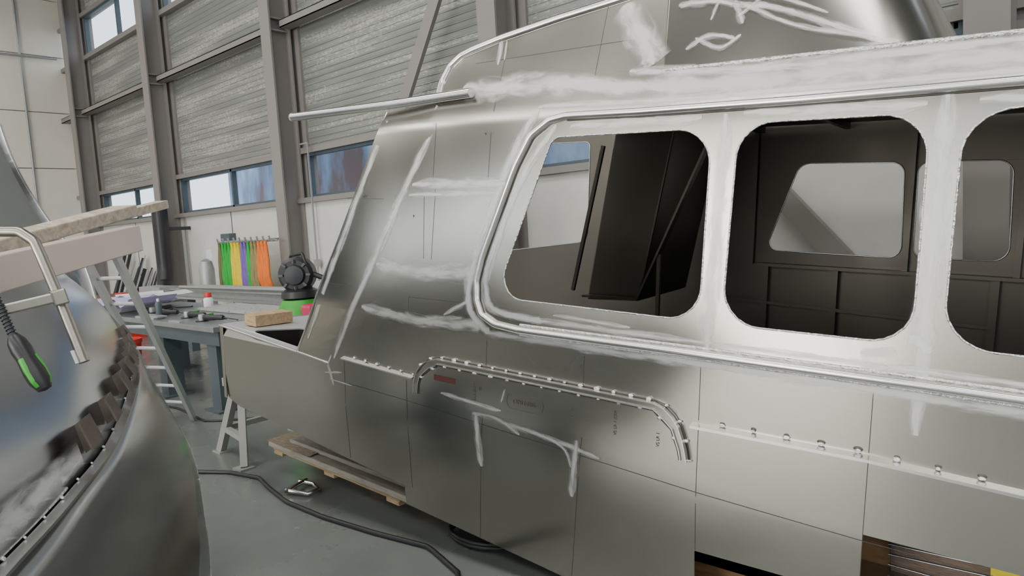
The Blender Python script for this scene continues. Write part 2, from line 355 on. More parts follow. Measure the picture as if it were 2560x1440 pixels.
curve_mesh('pillar_edge',[[SP(1.345,1.435,.003),SP(.9,.48,.003),SP(.80,.26,.003),SP(.738,.140,.003)],[SP(.738,.142,.004),SP(1.01,.115,.004)]],.006,'alu_b',BOAT,smooth=False)
curve_mesh('pillar_fold',[[SP(1.71,1.44,.002),SP(1.01,.115,.002)]],.006,'weld',BOAT,smooth=False)
# ---- flybridge coaming
base=[(2.80,.147),(2.95,.146),(3.1,.146),(3.3,.15),(3.5,.17),(3.65,.22),(3.75,.32),(3.80,.5),(3.78,.8),(3.7,1.2)]
top=[(2.50,.60),(2.66,.54),(2.83,.51),(2.95,.51),(3.06,.53),(3.14,.58),(3.2,.66),(3.22,.8),(3.2,1.0),(3.15,1.2)]
vs=[];fs=[];nb=len(base);rows=9
for j in range(rows):
    f=j/(rows-1)
    for (a,b),(c,d) in zip(base,top): vs.append((a+(c-a)*f,b+(d-b)*f,1.487+1.15*f))
for j in range(rows-1):
    for i in range(nb-1): fs.append((j*nb+i,j*nb+i+1,(j+1)*nb+i+1,(j+1)*nb+i))
o=mesh('flybridge_coaming',vs,fs,'alu_c',BOAT,smooth=True)
sb=o.modifiers.new('u','SUBSURF');sb.levels=2;sb.render_levels=2
mesh('coaming_front_gusset',[SP(2.80,1.487),SP(2.56,1.80),SP(2.80,1.835),(2.62,.45,2.35),(2.50,.60,2.63),(2.60,.9,2.63),(2.8,.5,1.487)],[(0,1,2,3,4,5,6)],'alu',BOAT)
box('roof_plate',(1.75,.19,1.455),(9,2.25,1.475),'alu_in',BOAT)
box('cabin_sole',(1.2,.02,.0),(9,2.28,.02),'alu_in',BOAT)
F1=rpoly([(.25,1.42),(1.30,1.42),(1.29,.66),(.3,.52)],[.02,.04,.10,.1])
F2=rpoly([(2.83,1.22),(3.41,1.215),(3.43,.65),(2.64,.66)],[.09,.07,.07,.06])
F3=rpoly([(3.48,1.215),(3.93,1.215),(3.95,.66),(3.49,.655)],[.06,.08,.08,.06])
F4=rpoly([(4.05,1.215),(4.8,1.215),(4.8,.66),(4.05,.66)],[.08]*4)
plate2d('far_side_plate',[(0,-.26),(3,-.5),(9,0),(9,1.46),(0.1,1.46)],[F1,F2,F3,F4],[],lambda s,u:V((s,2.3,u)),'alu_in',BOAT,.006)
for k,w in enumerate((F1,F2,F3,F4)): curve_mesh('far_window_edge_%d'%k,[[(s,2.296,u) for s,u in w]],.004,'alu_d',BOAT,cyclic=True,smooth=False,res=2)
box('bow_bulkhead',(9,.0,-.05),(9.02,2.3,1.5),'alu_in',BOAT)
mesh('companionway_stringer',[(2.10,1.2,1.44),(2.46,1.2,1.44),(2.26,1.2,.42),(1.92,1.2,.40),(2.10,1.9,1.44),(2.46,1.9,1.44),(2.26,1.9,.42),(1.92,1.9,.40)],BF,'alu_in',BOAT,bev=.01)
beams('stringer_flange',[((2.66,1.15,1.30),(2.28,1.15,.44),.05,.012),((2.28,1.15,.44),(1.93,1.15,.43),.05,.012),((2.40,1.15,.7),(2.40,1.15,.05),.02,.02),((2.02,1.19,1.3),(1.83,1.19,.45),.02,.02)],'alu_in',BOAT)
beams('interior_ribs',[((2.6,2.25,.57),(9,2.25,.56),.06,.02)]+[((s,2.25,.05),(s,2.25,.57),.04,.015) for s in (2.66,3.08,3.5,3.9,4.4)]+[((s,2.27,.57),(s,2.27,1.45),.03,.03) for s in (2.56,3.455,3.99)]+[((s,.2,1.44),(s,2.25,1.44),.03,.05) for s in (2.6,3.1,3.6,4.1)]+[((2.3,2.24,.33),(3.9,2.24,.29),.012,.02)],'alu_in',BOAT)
beams('ceiling_stiffener',[((1.8,1.2,1.43),(9,1.2,1.43),.04,.04),((1.8,.7,1.43),(9,.7,1.43),.04,.04)],'alu_d',BOAT)
st=[(0,-.262),(.111,-.300),(.629,-.350),(1.08,-.405),(1.545,-.452),(2.0,-.47),(3.1,-.35),(9,-.1)]
vs=[];fs=[]
for s,u in st: vs+= [(s,g(u)+.004,u),(s,.5,u-.04),(s,1.15,u-.08),(s,1.8,u-.04),(s,2.3,u)]
for i in range(len(st)-1):
    for j in range(4): fs.append((i*5+j,i*5+j+1,i*5+j+6,i*5+j+5))
mesh('hull_bottom',vs,fs,'alu_d',BOAT)
tp=[(0,0),(-.045,.004),(-.08,.022),(-.105,.06),(-.125,.15),(-.12,.3),(-.08,.66),(-.05,1.15),(-.08,1.7),(-.1,2.15),(-.05,2.28),(0,2.3)]
vs=[];fs=[]
for s,y in tp: vs+=[(s,y-.003,.20-.05*min(y,1.2)),(s*.9,y-.003,0.0),(s*.75,y-.003,-.262)]
for i in range(len(tp)-1):
    for j in range(2): fs.append((i*3+j,i*3+3+j,i*3+4+j,i*3+1+j))
mesh('transom',vs,fs,'alu',BOAT,smooth=True)
def DK(s,y,d=0): return V((s,y,.197-.055*min(y,1.2)-.083*max(s,0)-d))
M['deck']=simple('deck_plate',(.60,.61,.62),.5,.45,.06,3)
dk=[(s,y) for s,y in tp[:10]]+[(.0,2.28),(1.25,2.28),(1.25,.02),(1.01,.002),(.743,.0),(.343,.0)]
hole=rpoly([(.17,.075),(.27,.40),(.80,.40),(.74,.07)],[.05,.05,.05,.05],5)
plate2d('aft_deck',dk,[hole],[],lambda s,y:DK(s,y),'deck',BOAT,.008)
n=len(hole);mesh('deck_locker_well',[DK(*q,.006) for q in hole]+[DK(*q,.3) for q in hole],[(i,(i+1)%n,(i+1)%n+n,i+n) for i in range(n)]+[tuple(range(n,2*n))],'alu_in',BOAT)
curve_mesh('deck_edge_bead',[[DK(*q)+V((0,0,.002)) for q in tp[:9]],[DK(s,0)+V((0,0,.002)) for s in (0,.343,.743,1.01)]],.007,'alu_b',BOAT,smooth=False)
def ledge(name,pts,out,th,mat='alu'):
    vs=[];fs=[]
    for s,u in pts: vs+=[SP(s,u),SP(s,u-.008,out),SP(s,u-.008-th,out),SP(s,u-th*1.6)]
    for i in range(len(pts)-1):
        for j in range(3): fs.append((i*4+j,i*4+j+1,i*4+j+5,i*4+j+4))
    fs.append((0,1,2,3));k=4*(len(pts)-1);fs.append((k+3,k+2,k+1,k))
    return mesh(name,vs,fs,mat,BOAT)
ledge('rub_rail_aft',[(1.14,.174),(1.66,.150)],.03,.006,'alu_b')
ledge('rub_rail_forward',[(3.065,.202),(3.644,.210),(4.044,.198),(9,.2)],.034,.010,'alu_b')
arch=[(1.672,.07),(1.676,.12),(1.69,.171),(1.716,.206),(1.749,.233),(1.79,.25),(1.821,.259),(2.37,.254),(2.917,.250),(2.96,.238),(2.995,.210),(3.020,.175),(3.037,.13),(3.048,.09),(3.056,.05)]
def inset(k): return [(s+(k if s<1.8 else (-k if s>2.93 else 0)),u-(k if u>.2 else (k*.5 if u>.12 else 0))) for s,u in arch]
in1=inset(.024)
plate2d('raised_pad',arch+[(2.431,.05),(1.69,.06)],[],[],lambda s,u:SP(s,u,.020),'alu',BOAT,.005)
def strip(name,a,b,oa,ob,mat):
    vs=[];fs=[]
    for (p_,q_) in zip(a,b): vs+=[SP(*p_,oa),SP(*q_,ob)]
    for i in range(len(a)-1): fs.append((2*i,2*i+1,2*i+3,2*i+2))
    return mesh(name,vs,fs,mat,BOAT,solid=.004)
strip('pad_flange_outer',arch,arch,0,.034,'alu_b')
strip('pad_flange_inner',in1,in1,.02,.030,'alu_b')
strip('pad_underside',[(1.69,.06),(2.431,.05),(3.05,.05)],[(1.69,.06),(2.431,.05),(3.05,.05)],0,.020,'alu_d')
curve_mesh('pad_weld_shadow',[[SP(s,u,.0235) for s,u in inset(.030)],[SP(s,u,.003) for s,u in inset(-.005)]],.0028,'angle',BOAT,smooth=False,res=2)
def blobs(name,pts,r,mat,par):
    bm=bmesh.new()
    for P in pts:
        k=bmesh.ops.create_icosphere(bm,subdivisions=2,radius=r*random.uniform(.75,1.25))
        sx=random.uniform(1.,1.5)
        for v in k['verts']: v.co=V((v.co.x*sx,v.co.y*.8,v.co.z*.8))+V(P)
    me=bpy.data.meshes.new(name);bm.to_mesh(me);bm.free()
    for q in me.polygons:q.use_smooth=True
    me.materials.append(M[mat]);o=bpy.data.objects.new(name,me);return link(o,par)
def along(pts,step):
    out=[];acc=0
    for a,b in zip(pts,pts[1:]):
        a=V(a);b=V(b);L=(b-a).length;t=step-acc
        while t<L: out.append(tuple(a.lerp(b,t/L)));t+=step
        acc=(acc+L)%step
    return out
tk=[SP(s,u+.006,.007) for s,u in along([(1.14,.174),(1.66,.150)],.085)]
tk+=[SP(s,u+.006,.007) for s,u in along([(3.065,.202),(3.644,.210),(4.044,.198),(6,.2)],.11)]
tk+=[SP(s,u,.010) for s,u in along(inset(-.007),.075)]
tk+=[SP(s,u,.026) for s,u in along(inset(.030),.09)]
blobs('tack_welds',tk,.0085,'weld',BOAT)
tb=[SP(s,u+.010,.0) for s,u in along([(1.14,.174),(1.66,.150)],.085)]+[SP(s,u+.012,.0) for s,u in along([(3.065,.202),(3.644,.210),(4.044,.198),(6,.2)],.11)]
blobs('tack_heat_marks',tb,.010,'angle',BOAT)
def ribbon(name,pts,w,off=.0050,par=BOAT,fn=SP,n=4,mat='brush',jit=.15):
    P=[V(q) for q in pts]
    if len(P)>2 and mat=='brush': Q=resample(P,(len(P)-1)*n+1)
    else:
        Q=[]
        for a,b in zip(P,P[1:]):
            for k in range(n): Q.append(a.lerp(b,k/n))
        Q.append(P[-1])
    vs=[];fs=[];uv=[];L=0
    for i,q in enumerate(Q):
        t=(Q[min(i+1,len(Q)-1)]-Q[max(i-1,0)]).normalized();nn=V((-t.y,t.x));ww=w*(1+random.uniform(-jit,jit))/2
        if i: L+=(q-Q[i-1]).length
        c=q+nn*random.uniform(-jit,jit)*w*.3
        if mat=='brush' and (i==0 or i==len(Q)-1): ww*=.4
        for k in range(5):
            v=k/4;e=c+nn*ww*(2*v-1);vs.append(fn(e.x,e.y,off));uv.append((L*2+w*7,v))
    for i in range(len(Q)-1):
        for k in range(4): fs.append((i*5+k,i*5+k+1,i*5+k+6,i*5+k+5))
    o=mesh(name,vs,fs,mat,par,smooth=True);ul=o.data.uv_layers.new(name='UVMap')
    for l in o.data.loops: ul.data[l.index].uv=uv[l.vertex_index]
    return o
RB=[([(1.365,1.39),(.835,.23)],.06),([(1.725,1.36),(1.06,.15)],.065),([(3.106,1.31),(3.107,.47)],.08),([(3.768,1.345),(3.768,.30)],.09),
 ([(4.55,1.34),(4.55,.4)],.08),
 ([(1.60,1.07),(2.158,1.073)],.07),([(1.58,1.02),(2.15,1.035)],.04),([(1.38,.675),(1.7,.66),(2.02,.679)],.10),([(1.29,.45),(1.7,.43),(2.08,.446)],.075),
 ([(1.85,1.50),(2.2,1.49),(2.48,1.47),(2.922,1.42),(3.944,1.42),(6,1.42)],.14),([(2.3,1.39),(3.0,1.375),(4,1.375),(6,1.375)],.04),([(2.70,1.50),(3.2,1.462),(4,1.465),(6,1.46)],.06),
 ([(2.47,1.30),(3.02,1.30)],.06),([(3.17,1.305),(3.72,1.30)],.055),([(3.85,1.30),(4.5,1.30)],.06),
 ([(2.40,1.31),(2.25,1.10),(2.10,.72),(2.09,.60),(2.15,.52),(2.4,.50)],.055),
 ([(2.30,1.38),(2.17,1.15),(2.03,.78),(1.99,.62),(2.01,.50),(2.12,.42)],.07),
 ([(2.1,.415),(3.0,.42),(4,.42),(6,.42)],.05),([(2.2,.50),(3.1,.50)],.035),([(1.85,.47),(2.0,.55)],.03),([(3.1,.50),(4.2,.50)],.03),
 ([(2.038,.04),(2.064,-.218)],.055),([(2.575,.021),(2.548,-.233)],.05),
 ([(2.02,.03),(2.15,.035),(2.286,-.014)],.035),([(2.2,.02),(2.45,.0),(2.683,-.03)],.03),([(2.3,.02),(2.5,-.02),(2.55,-.1)],.025),
 ([(3.60,.53),(3.70,.545)],.06),([(3.60,.47),(3.68,.50)],.045),([(3.73,.60),(3.79,.56)],.07),([(2.02,1.72),(2.03,1.60)],.035),([(2.05,1.71),(2.06,1.62)],.02),([(2.45,.53),(2.8,.52)],.025),
 ([(1.0,.13),(1.05,.0)],.03),([(.98,.06),(1.12,.08)],.02),([(1.02,.03),(1.2,.02)],.015),([(2.62,1.78),(2.74,1.62),(2.80,1.52)],.15)]
for i,(q,w) in enumerate(RB): ribbon('ground_patch_%d'%i,q,w,.0048+.0002*(i%6),n=8 if w>.04 else 5,jit=.10)
ribbon('ground_patch_pad',[(1.844,.10),(2.0,.09),(2.198,.08)],.03,.0245);ribbon('ground_patch_pad2',[(2.20,.12),(2.22,.18)],.018,.0245)
def cone(s,u,off=0):
    f=max(0,(u-1.487)/1.15)
    for i in range(nb-1):
        a=V(base[i]).lerp(V(top[i]),f);b=V(base[i+1]).lerp(V(top[i+1]),f)
        if a.x<=s<=b.x or i==nb-2 or s<a.x:
            t=min(1,max(0,(s-a.x)/(b.x-a.x+1e-6)));y=a.y+(b.y-a.y)*t;break
    return V((s,y-.006-off,u))
for i,(q,w) in enumerate([([(2.86,1.74),(3.0,1.73),(3.1,1.70),(3.2,1.68),(3.35,1.62),(3.5,1.55),(3.62,1.50)],.035),([(2.95,1.76),(3.1,1.735),(3.25,1.70),(3.4,1.63)],.018),([(3.1,1.71),(3.3,1.60),(3.55,1.53)],.025),
  ([(3.0,1.66),(3.03,1.74),(3.12,1.77),(3.17,1.72),(3.1,1.66)],.02),([(2.92,1.56),(3.0,1.6),(3.1,1.58)],.03),([(2.95,1.60),(3.05,1.55),(3.12,1.59)],.025),([(3.08,1.72),(3.12,1.63)],.035)]):
    ribbon('ground_scribble_%d'%i,q,w,.002,fn=cone,n=7)
sc=[[(1.60,.116),(1.60,-.45)],[(2.105,.38),(2.10,.262)],[(2.08,.05),(2.03,-.59)],[(2.605,.381),(2.60,.258)],[(2.60,.05),(2.536,-.61)],[(3.087,.42),(3.087,.21)],[(3.087,.19),(3.087,-.30)],[(3.646,.42),(3.646,.215)],[(3.646,.19),(3.646,-.28)],
 [(1.130,.028),(1.591,.013),(2.4,-.03),(3.087,-.067),(3.64,-.082),(6,-.08)],[(1.618,.532),(1.95,.535)],[(1.618,.532),(1.62,.42)],[(1.73,1.35),(1.73,1.1)],[(2.06,1.68),(2.06,1.1)],[(1.75,1.06),(1.75,.72)],[(1.14,.16),(1.14,-.40)],[(1.68,1.02),(1.70,.72)],[(1.10,1.0),(1.40,1.0)],[(.95,.55),(1.2,.55)],[(2.545,1.5),(2.545,1.79)],[(1.75,1.62),(2.7,1.63)]]
for i,q in enumerate(sc): ribbon('scribe_line_%d'%i,q,.0022,.0036,mat='scribe',n=6,jit=.0)
rt=(math.radians(90),0,0)
zo=.0240
text('plate_label','OPB1-P65',SP(2.323,.137,zo),.028,rt,'ink',BOAT)
curve_mesh('label_outline',[[SP(s,u,zo) for s,u in rpoly([(2.23,.172),(2.42,.172),(2.42,.102),(2.23,.102)],[.03]*4,5)]],.0008,'ink',BOAT,cyclic=True,smooth=False,res=1)
rv=(math.radians(90),math.radians(90),0);rw=(math.radians(90),math.radians(-90),0)
text('stamp_sp101','SP101',SP(2.560,.137,zo),.022,rv,'ink',BOAT)
text('stamp_vslr','VS LR EASTM',SP(2.05,.14,zo),.018,rw,'ink',BOAT)
text('stamp_vslr2','VS LR 1 ISTM',SP(2.76,.14,zo),.018,rw,'ink',BOAT)
text('stamp_vslr3','VS LR 1',SP(2.94,.11,zo),.018,rw,'ink',BOAT)
text('stamp_86','86',SP(2.08,.16,zo),.02,rv,'ink',BOAT)
text('stamp_w','W 2589',SP(1.25,1.012,.004),.016,rt,'ink',BOAT)
text('stamp_9','9',SP(2.03,1.29,.004),.018,rt,'ink',BOAT)
text('stamp_8','8',SP(1.62,.92,.004),.016,rt,'ink',BOAT)
text('stamp_10','10',SP(2.59,.34,.004),.016,rv,'ink',BOAT)
plate2d('red_stamp',[(1.802,.182),(1.935,.182),(1.935,.155),(1.802,.155)],[],[],lambda s,u:SP(s,u,.0232),'primer',BOAT,0)
wb=empty('wood_block',bm4);
mesh('block',[DK(s,y,-h) for h in (.006,.079) for s,y in ((.03,.13),(.12,.15),(.09,.45),(.0,.43))],[(0,3,2,1),(4,5,6,7),(0,1,5,4),(1,2,6,5),(2,3,7,6),(3,0,4,7)],'wood',wb,bev=.003)
# ------------------------------------------------------------------ second hull, left
def smooth_pts(P,k=6):
    for _ in range(k): P=[P[0]]+[(P[i-1]+2*P[i]+P[i+1])/4 for i in range(1,len(P)-1)]+[P[-1]]
    return P
LH=empty('aluminium_hull_section')
rail=smooth_pts(resample([(-4.01,1.24,1.32),(-3.46,1.17,1.20),(-3.11,1.07,1.12),(-2.90,.99,1.09),(-2.60,.85,1.06),(-2.25,.68,1.03),(-2.03,.54,1.02),(-1.81,.40,1.01),(-1.58,.27,1.03),(-1.34,.15,1.05)],40))
sil=smooth_pts(resample([(-4.06,1.26,1.31),(-3.76,1.30,1.10),(-3.44,1.29,.91),(-3.14,1.27,.77),(-2.95,1.23,.65),(-2.72,1.14,.54),(-2.56,1.08,.47),(-2.46,1.03,.42),(-2.26,.93,.36),(-1.9,.7,.30)],40))
topc=smooth_pts(resample([(-4.02,1.20,1.36),(-3.89,1.10,1.50),(-3.46,.83,1.65),(-3.17,.69,1.70),(-2.83,.46,1.75),(-2.4,.15,1.78),(-2.0,-.1,1.8)],40))
UB=V((.3,.5,.3))*.05
def loft(name,a,b,mat,bulge=V((0,0,0)),rows=8,par=LH):
    vs=[];fs=[];n=len(a)
    for j in range(rows+1):
        f=j/rows
        for i in range(n): vs.append(a[i].lerp(b[i],f)+bulge*4*f*(1-f))
    for j in range(rows):
        for i in range(n-1): fs.append((j*n+i,j*n+i+1,(j+1)*n+i+1,(j+1)*n+i))
    return mesh(name,vs,fs,mat,par,smooth=True,solid=.006)
loft('lower_plate',rail,sil,'alu_d',V((.3,.2,1))*.035)
loft('upper_plate',rail,topc,'alu_d',UB)
keel=resample([(-4.1,.9,.9),(-3.4,.7,.5),(-2.7,.5,.3),(-1.9,.2,.25)],40)
loft('bottom_plate',sil,keel,'alu_d')
vs=[];fs=[]
for i,q in enumerate(rail):
    t=(rail[min(i+1,39)]-rail[max(i-1,0)]).normalized();n_=t.cross(V((0,0,1))).normalized()
    if n_.y<0:n_=-n_
    w=.03;q=q+V((0,0,.008))
    vs+=[q+V((0,0,.004)),q+n_*w+V((0,0,.004)),q+n_*w-V((0,0,.004)),q-V((0,0,.004))]
for i in range(39):
    for j in range(4): fs.append((i*4+j,i*4+(j+1)%4,i*4+4+(j+1)%4,i*4+4+j))
mesh('rub_rail',vs,fs,'alu_b',LH)
curve_mesh('rail_weld',[[q+V((-.01,-.012,.012)) for q in rail[27:]]],.012,'weld',LH)
blobs('tack_welds',[q+V((0,0,.016)) for q in rail[6::2]]+[q+V((.0,.0,0)) for q in sil[12:36:3]],.005,'weld',LH)
curve_mesh('plate_edge',[sil],.004,'weld',LH)
vs=[];fs=[];uv=[]
for i in range(25,40):
    for k in range(5):
        v=k/4;f=.015+.10*v;q=rail[i].lerp(topc[i],f)+UB*4*f*(1-f)+V((.004,.006,.006));vs.append(q);uv.append(((i-25)*.12,v))
for i in range(14):
    for k in range(4): fs.append((i*5+k,i*5+k+1,i*5+k+6,i*5+k+5))
o=mesh('ground_patch',vs,fs,'brush',LH,smooth=True);ul=o.data.uv_layers.new(name='UVMap')
for l in o.data.loops: ul.data[l.index].uv=uv[l.vertex_index]
# angle-bar brackets standing off the upper plate just above the rail
vs=[];fs=[]
for i in (5,7,9,11.5,14,17.5,21,25):
    k0=int(i);q=rail[k0];t=(rail[k0+1]-rail[k0-1]).normalized()
    f=.09;su=rail[k0].lerp(topc[k0],f)+UB*4*f*(1-f)
    inn=(topc[k0]-rail[k0]).normalized()
    no=t.cross(inn).normalized()
    if no.dot(C-su)<0: no=-no
    sz=.058+.0014*i
    B=[su+inn*sz*.6,su-inn*sz*.45,su-inn*sz*.45+no*sz*.6,su+inn*sz*.6+no*sz*.6]
    k=len(vs)
    for d in (-.003,.003): vs+=[v-t*sz*.5+t*d for v in B]
    fs+=[tuple(x+k for x in f_) for f_ in [(3,2,1,0),(4,5,6,7),(0,1,5,4),(1,2,6,5),(2,3,7,6),(3,0,4,7)]]
    k=len(vs);D=[B[3]-t*sz*.5,B[2]-t*sz*.5,B[2]+t*sz*.5,B[3]+t*sz*.5]
    for d in (-.003,.003): vs+=[v+no*d for v in D]
    fs+=[tuple(x+k for x in f_) for f_ in [(3,2,1,0),(4,5,6,7),(0,1,5,4),(1,2,6,5),(2,3,7,6),(3,0,4,7)]]
mesh('bracket_tabs',vs,fs,'tab',LH)
e1=resample([(-5.14,1.18,2.42),(-5.08,1.21,2.20),(-5.12,1.30,1.98),(-5.10,1.40,1.76),(-5.0,1.5,1.55),(-4.9,1.52,1.3)],30)
e2=resample([(-4.55,.60,2.55),(-4.5,.62,2.25),(-4.4,.62,2.0),(-4.3,.62,1.75),(-4.2,.62,1.5),(-4.1,.62,1.3)],30)
loft('superstructure_plate',e1,e2,'alu_d',V((.5,.6,0))*.05)
curve_mesh('superstructure_edge',[e1],.012,'alu_b',LH)
boxes('build_cradle',[((-3.6,.35,0),(-3.5,.95,.5)),((-2.6,.2,0),(-2.5,.8,.3)),((-4.3,.6,0),(-4.2,1.0,.95)),((-4.4,.4,0),(-2.3,.5,.08))],'tgrey',LH)
WPk=empty('wood_plank');beams('plank',[((-2.15,.42,1.645),(-2.60,.93,1.755),.09,.04)],'wood_g',WPk,bev=.004)
beams('strip',[((-2.45,.72,1.70),(-2.78,1.13,1.785),.05,.03)],'wood_g',WPk)
beams('support_board',[((-1.70,.27,1.575),(-2.27,.83,1.655),.045,.078)],'board',bev=.003)
# ------------------------------------------------------------------ clamp
CL=empty('screw_clamp')
curve_mesh('bar',[[(-1.71,.31,1.672),(-1.66,.355,1.675),(-1.625,.385,1.672),(-1.603,.402,1.652),(-1.592,.408,1.62),(-1.56,.425,1.52),(-1.522,.44,1.41)]],.010,'screw',CL)
beams('sliding_arm',[((-1.60,.31,1.520),(-1.553,.418,1.541),.014,.020)],'screw',CL,bev=.003)
beams('arm_collar',[((-1.556,.407,1.538),(-1.552,.432,1.543),.03,.03)],'screw',CL,bev=.003)
s0=V((-1.595,.32,1.575));s1=V((-1.565,.34,1.475));s2=V((-1.512,.37,1.365));ax=(s1-s0).normalized()
curve_mesh('spindle',[[s0,s1]],.006,'dark',CL,smooth=False)
th=[]
for i in range(220):
    a=i/220;th.append(s0.lerp(s1,a)+Matrix.Rotation(a*math.pi*2*16,3,ax)@(ax.orthogonal().normalized()*.007))
curve_mesh('thread',[th],.0015,'dark',CL,smooth=False,res=1)
ax2=(s2-s1).normalized()
lathe('handle',[(.010,0),(.016,.012),(.018,.03),(.0165,.05),(.0195,.08),(.019,.10),(.012,.117),(.002,.120)],s1,'black',CL,axis=ax2)
for a in range(3):
    dv=Matrix.Rotation(a*2.09+.6,3,ax2)@(ax2.orthogonal().normalized())
    curve_mesh('handle_green_%d'%a,[[s1+ax2*.050+dv*.0105,s1+ax2*.07+dv*.0130,s1+ax2*.098+dv*.0125,s1+ax2*.108+dv*.008]],.0078,'green',CL)
lathe('ferrule',[(.012,0),(.012,.02),(.009,.022)],s0-V((.001,0,-.004)),'screw',CL,axis=(0.1,0,1))
beams('barcode_tag',[((-1.533,.430,1.435),(-1.524,.434,1.41),.02,.003)],'paper',CL)
beams('barcode_lines',[((-1.5325+.0012*k,.4275+.0006*k,1.434),(-1.5235+.0012*k,.4315+.0006*k,1.411),.0006,.003) for k in range(-3,4)],'black',CL)
# ------------------------------------------------------------------ ladder
LD=empty('aluminium_ladder')
M['ladder']=simple('ladder_aluminium',(.55,.56,.56),.4,.4,.1,20)
a0=V((-6.40,2.68,0.02));a1=V((-4.92,1.66,1.62));wv=V((-.28,-.10,0))
beams('rails',[(a0,a1,.03,.08),(a0+wv,a1+wv,.03,.08)],'ladder',LD)
curve_mesh('rungs',[[a0.lerp(a1,k/8),a0.lerp(a1,k/8)+wv] for k in range(1,9)],.014,'ladder',LD,smooth=False)
# ------------------------------------------------------------------ sawhorse
SH=empty('steel_sawhorse')
M['saw']=simple('sawhorse_paint',(.33,.33,.31),.5,.2)
bs=[]
for yy in (2.4,3.05):
    t0=V((-4.92,yy,.58))
    bs+=[(t0+V((0,0,0)),V((-5.22,yy-.03,0.01)),.05,.06),(t0+V((.06,0,0)),V((-4.68,yy-.12,.01)),.05,.06),(V((-5.13,yy-.02,.2)),V((-4.76,yy-.08,.2)),.04,.04)]
bs+=[(V((-4.89,2.3,.6)),V((-4.89,3.15,.6)),.1,.06),(V((-5.13,2.4,.2)),V((-5.13,3.05,.2)),.04,.04)]
beams('frame',bs,'saw',SH)
boxes('feet',[((-5.28,2.33,0),(-5.16,2.43,.012)),((-4.74,2.22,0),(-4.62,2.33,.012)),((-5.28,2.98,0),(-5.16,3.08,.012)),((-4.74,2.88,0),(-4.62,2.98,.012))],'saw',SH)
# ------------------------------------------------------------------ pallet under stern
PL=empty('wood_pallet',Matrix.Translation(V((-3.62,2.76,0)))@Matrix.Rotation(math.radians(-4),4,'Z'))
boxes('slats',[((-.75,-.45+.2*k,.165),(.75,-.31+.2*k,.187)) for k in range(5)]+[((x-.06,-.45,.14),(x+.06,.49,.164)) for x in (-.68,0,.68)],'wood_p',PL)
boxes('bearers',[((x-.06,y-.05,.0),(x+.06,y+.05,.139)) for x in (-.60,0.1,.62) for y in (-.12,.35)],'card',PL)
boxes('packing_boards',[((-.78,-.47,.188),(.85,.4,.225)),((-.60,-.40,.226),(.75,.3,.255))],'wood_d',PL,bev=.006)
mesh('plastic_cover',[(-.8,-.47,.229),(-.2,-.48,.232),(-.25,.1,.262),(-.78,.2,.262)],[(0,1,2,3)],'film',PL)
curve_mesh('shackle',[[(-4.02,2.32,.03),(-3.92,2.36,.02),(-3.80,2.32,.02),(-3.80,2.24,.02),(-3.95,2.18,.03)],[(-4.0,2.36,.03),(-3.93,2.17,.03)]],.014,'alu_b',smooth=False)
CB=empty('power_cable')
curve_mesh('cable',[[(-5.6,1.6,.015),(-4.90,2.02,.015),(-4.65,2.16,.015),(-4.36,2.22,.015),(-4.12,2.16,.015),(-3.80,2.10,.015),(-3.42,2.10,.015),(-3.00,2.14,.015),(-2.62,2.2,.015),(-2.30,2.10,.015),(-2.0,1.8,.015)]],.013,'hose',CB)
curve_mesh('cable_thin',[[(-8.5,2.6,.01),(-7.72,2.75,.01),(-7.43,2.72,.01),(-6.96,2.78,.01),(-6.2,2.7,.01),(-5.6,3.3,.01)]],.01,'hose',CB)
curve_mesh('cable_loop',[[(-2.45+.22*math.cos(a),2.45+.15*math.sin(a),.02+a*.003) for a in [k*.4 for k in range(40)]]],.012,'hose',CB)
WP=empty('wrapped_pallet')
box('cardboard_stack',(-1.05,2.75,.12),(2.2,3.8,.44),'card',WP,bev=.01)
boxes('pallet_feet',[((x,2.8,0),(x+.1,3.8,.12)) for x in (-1,0.2,1.4,2.0)],'wood',WP)
mesh('stretch_film',boxv((-.62,2.72,.10),(2.23,3.83,.46)),BF,'film',WP,bev=.02)
curve_mesh('film_wrinkles',[[(-.62,2.715,z),(.3,2.713,z+random.uniform(-.03,.03)),(1.2,2.715,z+.01)] for z in (.14,.18,.22,.25,.29,.33,.37,.41)],.003,'alu_d',WP)
box('yellow_strap',(-.30,2.66,.10),(-.22,2.71,.47),'yellow',WP)
boxes('timber_bearer',[((-1.9,2.55,0),(-1.1,3.4,.14)),((-1.95,2.5,.14),(-1.05,3.45,.20))],'card',WP)
# ------------------------------------------------------------------ work table
TB=empty('welding_table')
box('top',(-9.6,2.85,.80),(-6.2,4.0,.85),'ttop',TB,bev=.004)
boxes('legs',[((x-.09,y-.09,0.02),(x+.09,y+.09,.72)) for x in (-9.3,-7.7,-6.5) for y in (3.05,3.8)]+[((-9.55,2.92,.66),(-6.25,3.02,.80)),((-9.55,3.83,.66),(-6.25,3.93,.80))]+[((x-.15,y-.15,0),(x+.15,y+.15,.02)) for x in (-9.3,-7.7,-6.5) for y in (3.05,3.8)],'tgrey',TB)
BM=empty('steel_beam_rack')
boxes('beam',[((-11,4.45,.93),(-6.6,4.62,.95)),((-11,4.53,.83),(-6.6,4.545,.93)),((-11,4.45,.80),(-6.6,4.62,.83)),((-11.8,4.3,.8),(-11,4.6,.98))],'galv',BM)
boxes('stands',[((x,4.48,0),(x+.12,4.6,.8)) for x in (-11.5,-10.6,-8.8,-6.9)],'tgrey',BM)
curve_mesh('round_bars',[[(-10.5,4.40,.99),(-6.3,4.50,.99)],[(-10.2,4.56,.99),(-6.2,4.58,.99)]],.025,'galv',BM,smooth=False)
T=empty('paper_drawings')
